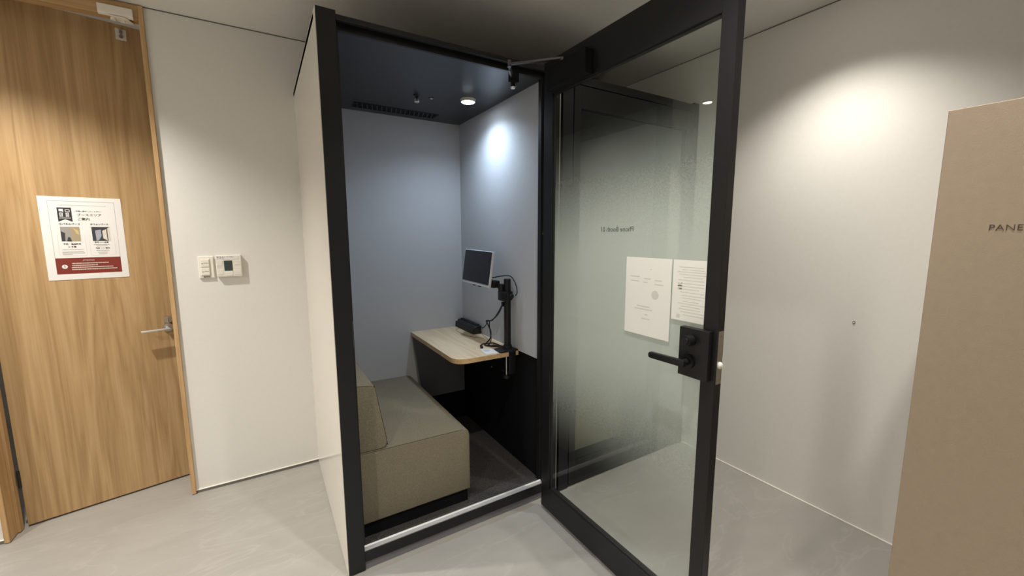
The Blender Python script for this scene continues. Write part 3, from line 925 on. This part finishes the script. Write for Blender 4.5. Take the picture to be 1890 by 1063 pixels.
obj('lead', tube(BM(), [(1.021, -0.702, 0.7995), (1.020, -0.580, 0.7945), (0.990, -0.565, 0.7950), (0.955, -0.560, 0.7955), (0.925, -0.585, 0.797), (0.912, -0.612, 0.799)], 0.0035, 8), M['rubber'], pc, sm=True)
bm = BM(); tube(bm, [(0.914, -0.606, 0.799), (0.908, -0.626, 0.799), (0.904, -0.640, 0.799)], 0.008, 10)
obj('plug', bm, M['rubber'], pc, sm=True)
tag(obj('arm_cable', tube(BM(), [(0.985, -0.58, 1.220), (1.000, -0.640, 1.232), (1.025, -0.715, 1.246), (1.045, -0.760, 1.243), (1.058, -0.790, 1.200), (1.062, -0.800, 1.150), (1.056, -0.790, 1.130)], 0.0032, 8), M['rubber'], origin=(1.03, -0.72, 1.2), sm=True),
    'black cable arching over the top of the monitor pole', 'cable')
tag(obj('thin_wire', tube(BM(), [(1.010, -0.060, DZT+0.002), (0.974, -0.085, DZT+0.0015), (0.960, -0.140, DZT+0.0015), (0.958, -0.205, DZT+0.0015), (0.962, -0.28, DZT+0.0015), (0.978, -0.345, DZT+0.0015), (1.010, -0.395, DZT+0.0015), (1.030, -0.42, DZT+0.0015)], 0.0011, 6), M['letter'], origin=(0.97, -0.2, DZT), sm=True),
    'very thin brown wire lying on the desk before the socket box', 'wire')

# =================================================================== poster on the wooden door
PW, PH = 0.303, 0.426
pos = thing('poster', 'white printed booth guide poster with red footer on the wooden door', 'poster', (-1.3612, 0.0998, 0), rotz=DA, local=True)
px0, pz0 = 0.2025, 1.2670
obj('sheet', box(BM(), px0, px0+PW, -0.0016, -0.0004, pz0, pz0+PH), M['paper'], pos)
PY = -0.0018


def pr_rect(bm, u0, u1, v0, v1, lift=0.0):
    """u from left, v from the top, as fractions of the sheet"""
    box(bm, px0+u0*PW, px0+u1*PW, PY-0.0002-lift, PY-lift, pz0+(1-v1)*PH, pz0+(1-v0)*PH)


def pr_poly(bm, pts, lift=0.0):
    prism(bm, [(px0+u*PW, pz0+(1-v)*PH) for u, v in pts], 'y', PY-0.0002-lift, PY-lift)


def ptext(name, s, size, u, v, m, align='LEFT', sx=1.0, lift=0.0, offset=0.0):
    return text(name, s, size, m, pos, frame(px0+u*PW, PY-0.0003-lift, pz0+(1-v)*PH, (1, 0, 0), (0, 0, 1)), align, 0.0001, sx, offset=offset)


bm = BM()
for (a, b_, c, e) in ((0.105, 0.908, 0.050, 0.0535), (0.105, 0.1085, 0.050, 0.735), (0.9045, 0.908, 0.050, 0.735)):
    pr_rect(bm, a, b_, c, e)
pr_rect(bm, 0.225, 0.800, 0.098, 0.1015)
obj('border', bm, M['ink_grey'], pos)
bm = BM(); pr_rect(bm, 0.105, 0.908, 0.735, 0.930)
obj('footer', bm, M['red'], pos, label='dark red footer band')
bm = BM(); pr_poly(bm, [(0.205, 0.128), (0.372, 0.128), (0.372, 0.298), (0.2885, 0.268), (0.205, 0.298)])
obj('badge', bm, M['ink'], pos, label='dark ribbon badge with two seated figures')
# figures on the badge: two seated people with speech bubbles above a line
bm = BM()
L_ = 0.0003
pr_rect(bm, 0.226, 0.276, 0.146, 0.174, L_)
pr_poly(bm, [(0.262, 0.174), (0.276, 0.174), (0.280, 0.188)], L_)
pr_rect(bm, 0.298, 0.352, 0.150, 0.156, L_); pr_rect(bm, 0.298, 0.352, 0.174, 0.180, L_)
pr_rect(bm, 0.298, 0.305, 0.150, 0.180, L_); pr_rect(bm, 0.345, 0.352, 0.150, 0.180, L_)
for c0 in (0.234, 0.262, 0.306, 0.334):
    pr_rect(bm, c0-0.004, c0+0.005, 0.196, 0.238, L_)
pr_rect(bm, 0.230, 0.268, 0.190, 0.197, L_); pr_rect(bm, 0.302, 0.340, 0.190, 0.197, L_)
pr_rect(bm, 0.246, 0.252, 0.205, 0.238, L_); pr_rect(bm, 0.318, 0.324, 0.205, 0.238, L_)
pr_rect(bm, 0.222, 0.356, 0.250, 0.256, L_)
obj('figures', bm, M['paper'], pos)
ptext('tagline', '\\ 作業に集中したいときに /', 0.0082, 0.405, 0.170, M['ink'], sx=1.02)
ptext('title', 'ブースエリア', 0.0150, 0.428, 0.216, M['ink'], sx=1.02, offset=0.0001)
ptext('title', 'ご案内', 0.0150, 0.430, 0.266, M['ink'], sx=1.02, offset=0.0001)
ptext('heading', '①パネルブース', 0.0104, 0.205, 0.327, M['ink'], sx=1.05, offset=0.00022)
ptext('heading', '②フォンブース', 0.0100, 0.575, 0.327, M['ink'], sx=1.0, offset=0.00022)
# the two small printed photographs
bm = BM(); pr_rect(bm, 0.212, 0.440, 0.358, 0.532)
ph1 = obj('photo', bm, M['photo_grey'], pos, label='printed photo of a sand coloured panel booth')
bm = BM(); pr_poly(bm, [(0.322, 0.358), (0.440, 0.358), (0.440, 0.532), (0.315, 0.532), (0.345, 0.44)], L_)
obj('photo_patch', bm, M['photo_warm'], ph1)
bm = BM(); pr_poly(bm, [(0.355, 0.372), (0.425, 0.405), (0.425, 0.455), (0.395, 0.44), (0.380, 0.40)], 2*L_)
obj('photo_patch', bm, M['photo_gold'], ph1)
bm = BM(); pr_poly(bm, [(0.212, 0.410), (0.262, 0.432), (0.255, 0.532), (0.212, 0.532)], L_); pr_poly(bm, [(0.292, 0.480), (0.318, 0.486), (0.332, 0.532), (0.275, 0.532)], 3*L_)
obj('photo_patch', bm, M['photo_dark'], ph1)
bm = BM(); pr_rect(bm, 0.585, 0.812, 0.358, 0.532)
ph2 = obj('photo', bm, M['photo_dark'], pos, label='printed photo of an open glass booth')
bm = BM(); pr_poly(bm, [(0.628, 0.400), (0.700, 0.390), (0.700, 0.470), (0.665, 0.520), (0.630, 0.532)], L_)
obj('photo_patch', bm, M['photo_blue'], ph2)
bm = BM(); pr_poly(bm, [(0.715, 0.405), (0.768, 0.385), (0.770, 0.525), (0.718, 0.500)], L_); pr_poly(bm, [(0.780, 0.375), (0.812, 0.360), (0.812, 0.532), (0.782, 0.532)], L_)
obj('photo_patch', bm, M['photo_pale'], ph2)
# lower boxes with rounded outlines
bm = BM()
for a, b_ in ((0.165, 0.495), (0.540, 0.860)):
    k0 = rounded([(a, 0.455, 0.02), (b_, 0.455, 0.02), (b_, 0.710, 0.02), (a, 0.710, 0.02)], 5)
    k1 = rounded([(a+.003, 0.457, 0.018), (b_-.003, 0.457, 0.018), (b_-.003, 0.708, 0.018), (a+.003, 0.708, 0.018)], 5)
    for i in range(len(k0)):
        j = (i+1) % len(k0)
        mid = (k0[i][0]+k0[j][0])/2
        if k0[i][1] < 0.535 and 0.205 < mid < 0.445 or k0[i][1] < 0.535 and 0.58 < mid < 0.82:
            continue
        pr_poly(bm, [k0[i], k0[j], k1[j], k1[i]])
obj('outline', bm, M['ink_line'], pos)
ptext('note', '予約・追加料金', 0.0092, 0.330, 0.568, M['ink'], 'CENTER', offset=0.00022)
ptext('note', '↳ 不要', 0.0092, 0.325, 0.602, M['ink'], 'CENTER', offset=0.00022)
ptext('note', '予約 ―― 必要', 0.0082, 0.690, 0.549, M['ink'], 'CENTER', offset=0.00022)
ptext('note', '料金 ―― 有料', 0.0082, 0.695, 0.622, M['ink'], 'CENTER', offset=0.00022)
bm = BM()
for (a, b_, v) in ((0.205, 0.455, 0.633), (0.200, 0.455, 0.662), (0.200, 0.468, 0.677), (0.200, 0.320, 0.692),
                   (0.590, 0.790, 0.577), (0.620, 0.760, 0.593), (0.610, 0.775, 0.650), (0.630, 0.755, 0.672), (0.640, 0.745, 0.692)):
    u = a; rr = random.Random(int(v*1000))
    while u < b_:
        wd = 0.006+rr.random()*0.012
        pr_rect(bm, u, min(u+wd, b_), v-0.0035, v+0.0035)
        u += wd+0.003
obj('small_print', bm, M['ink_grey'], pos, kind='stuff')
ptext('footer_title', 'ATTENTION', 0.0078, 0.500, 0.768, M['paper'], 'CENTER', lift=L_)
bm = BM()
cyl(bm, (px0+0.205*PW, PY-0.0006, pz0+(1-0.840)*PH), (px0+0.205*PW, PY-0.0002, pz0+(1-0.840)*PH), 0.0105, n=28)
mk = obj('mark_disc', bm, M['paper'], pos)
ptext('mark', '!', 0.020, 0.205, 0.840, M['red'], 'CENTER', lift=0.0005, offset=0.0005)
bm = BM()
for (a, b_, v) in ((0.295, 0.745, 0.803), (0.295, 0.605, 0.828), (0.285, 0.800, 0.853), (0.285, 0.850, 0.878)):
    u = a; rr = random.Random(int(v*1000))
    while u < b_:
        wd = 0.006+rr.random()*0.014
        pr_rect(bm, u, min(u+wd, b_), v-0.0055, v+0.0055, L_)
        u += wd+0.0035
obj('footer_print', bm, M['photo_pale'], pos, kind='stuff')

# =================================================================== switch and room controller on the wall
sw = thing('light_switch', 'ivory double rocker light switch left of the controller', 'light switch', (-0.498, 0, 1.317))
obj('plate', box(BM(), -0.533, -0.463, -0.010, 0.0, 1.256, 1.378, 0.003), M['white_plastic'], sw)
obj('inner_frame', box(BM(), -0.526, -0.479, -0.012, -0.009, 1.268, 1.366, 0.001, 1), M['white_plastic2'], sw)
for z0_, z1_ in ((1.319, 1.361), (1.274, 1.315)):
    rk = obj('rocker', box(BM(), -0.522, -0.483, -0.0165, -0.011, z0_, z1_, 0.002), M['white_plastic'], sw)
    bm = box(BM(), -0.518, -0.509, -0.0172, -0.0164, (z0_+z1_)/2-0.003, (z0_+z1_)/2-0.0005)
    tube(bm, [(-0.506, -0.0168, (z0_+z1_)/2), (-0.499, -0.0168, (z0_+z1_)/2+0.0015), (-0.492, -0.0168, (z0_+z1_)/2-0.001), (-0.487, -0.0168, (z0_+z1_)/2+0.0008)], 0.0009, 6)
    obj('indicator', bm, M['base_grey'], rk)
text('switch_marking', '事務所', 0.0105, M['ink'], sw, frame(-0.498, -0.0102, 1.2625, (1, 0, 0), (0, 0, 1)), 'CENTER', 0.0002, 1.0)

tc_ = thing('room_controller', 'wider white room controller with green grey display right of the switch', 'controller', (-0.39, 0, 1.32))
obj('casing', box(BM(), -0.4515, -0.3305, -0.021, 0.0, 1.260, 1.382, 0.003), M['white_plastic2'], tc_)
obj('display', box(BM(), -0.4140, -0.3745, -0.0222, -0.0208, 1.294, 1.352), M['lcd'], tc_, label='dark green grey display')
obj('label_tape', box(BM(), -0.449, -0.345, -0.0220, -0.0208, 1.3605, 1.3785), M['paper'], tc_, label='white tape label')
text('tape_lettering', '下さい', 0.0135, M['ink'], tc_, frame(-0.4475, -0.0222, 1.3690, (1, 0, 0), (0, 0, 1)), 'LEFT', 0.0001, 1.0, offset=0.0002)
text('tape_lettering', '消灯確認', 0.0070, M['ink_grey'], tc_, frame(-0.401, -0.0222, 1.3715, (1, 0, 0), (0, 0, 1)), 'LEFT', 0.0001, 1.2)
bm = BM()
for (a, b_, z_) in ((-0.448, -0.421, 1.318), (-0.448, -0.421, 1.311), (-0.369, -0.334, 1.342), (-0.369, -0.352, 1.322), (-0.369, -0.334, 1.305)):
    box(bm, a, b_, -0.0214, -0.0209, z_-0.0006, z_+0.0006)
for (xx, a, b_) in ((-0.414, 1.262, 1.286), (-0.3705, 1.268, 1.290)):
    box(bm, xx-0.0006, xx+0.0006, -0.0214, -0.0209, a, b_)
obj('groove', bm, M['ink_line'], tc_, kind='stuff')
for (a, b_, c, e) in ((-0.447, -0.421, 1.325, 1.352), (-0.447, -0.421, 1.272, 1.304), (-0.366, -0.335, 1.327, 1.338), (-0.366, -0.335, 1.270, 1.300), (-0.410, -0.375, 1.266, 1.287)):
    obj('button', box(BM(), a, b_, -0.0222, -0.0205, c, e, 0.0006, 1), M['white_plastic2'], tc_)
obj('display_text', box(BM(), -0.403, -0.386, -0.0226, -0.0221, 1.318, 1.330), M['photo_dark'], tc_)

# small screw anchor on the right wall
an = thing('wall_anchor', 'tiny metal screw anchor in the bare right wall', 'screw anchor', (WX, -2.030, 1.055))
obj('collar', cyl(BM(), (WX, -2.030, 1.055), (WX-0.003, -2.030, 1.055), 0.0065, 0.0055, 18), M['base_grey'], an, sm=True)
obj('screw_head', cyl(BM(), (WX-0.003, -2.030, 1.055), (WX-0.0045, -2.030, 1.055), 0.0035, 0.003, 14), M['white_lip'], an, sm=True)

# =================================================================== taupe panel booth at the right
PX, PYE, PZ = 1.35, -2.4915, 1.8185
pt = thing('panel_booth', 'plain taupe partition of the panel booth at the right edge', 'partition', (PX+0.4, -3.2, 0))
obj('side_board', box(BM(), PX, PX+0.030, -4.6, PYE, 0.004, PZ, 0.0012, 1), M['partition'], pt)
obj('end_board', box(BM(), PX+0.030, WX-0.012, PYE-0.030, PYE-0.0005, 0.004, PZ-0.001, 0.0012, 1), M['partition'], pt)
text('lettering', 'PANEL BOOTH', 0.0215, M['letter'], pt, frame(PX-0.0006, -2.5915, 1.5113, (0, -1, 0), (0, 0, 1)), 'LEFT', 0.0005, 1.06, 1.04, offset=-0.0003)

# =================================================================== ceiling downlights of the room, with added fill downlights
for i, (x, y, wt, half, bl) in enumerate(DOWNLIGHTS):
    lab = ['recessed warm downlight over the wooden door', 'recessed warm downlight before the panel booth', 'recessed warm downlight close to the right wall',
           'recessed warm downlight left of the viewer', 'recessed warm downlight in front of the lit phone booth',
           'added warm fill downlight behind the viewer', 'added warm fill downlight near the left wall', 'added warm fill downlight in the far left corner'][i]
    d = thing('ceiling_downlight', lab, 'downlight', (x, y, ZC), 'room downlights')
    bm = BM()
    cyl(bm, (x, y, ZC+0.001), (x, y, ZC-0.004), 0.052, 0.048, 40)
    obj('rim', bm, M['white_plastic'], d, sm=True)
    obj('lamp_lens', cyl(BM(), (x, y, ZC-0.004), (x, y, ZC-0.006), 0.038, 0.036, 40), M['lamp'], d, sm=True)
    s = bpy.data.lights.new('room_lamp', 'SPOT'); s.energy = wt; s.color = WARM
    s.spot_size = R(half*2); s.spot_blend = bl; s.shadow_soft_size = 0.027
    so = bpy.data.objects.new('room_lamp', s); C.objects.link(so); so.location = (x, y, ZC-0.03)
# added unseen fill light, brightens the strip above the wooden door
s = bpy.data.lights.new('far_room_fill', 'POINT'); s.energy = 4.5; s.color = WARM; s.shadow_soft_size = 0.1
so = bpy.data.objects.new('far_room_fill', s); C.objects.link(so); so.location = (-1.0, 1.1, 2.2)
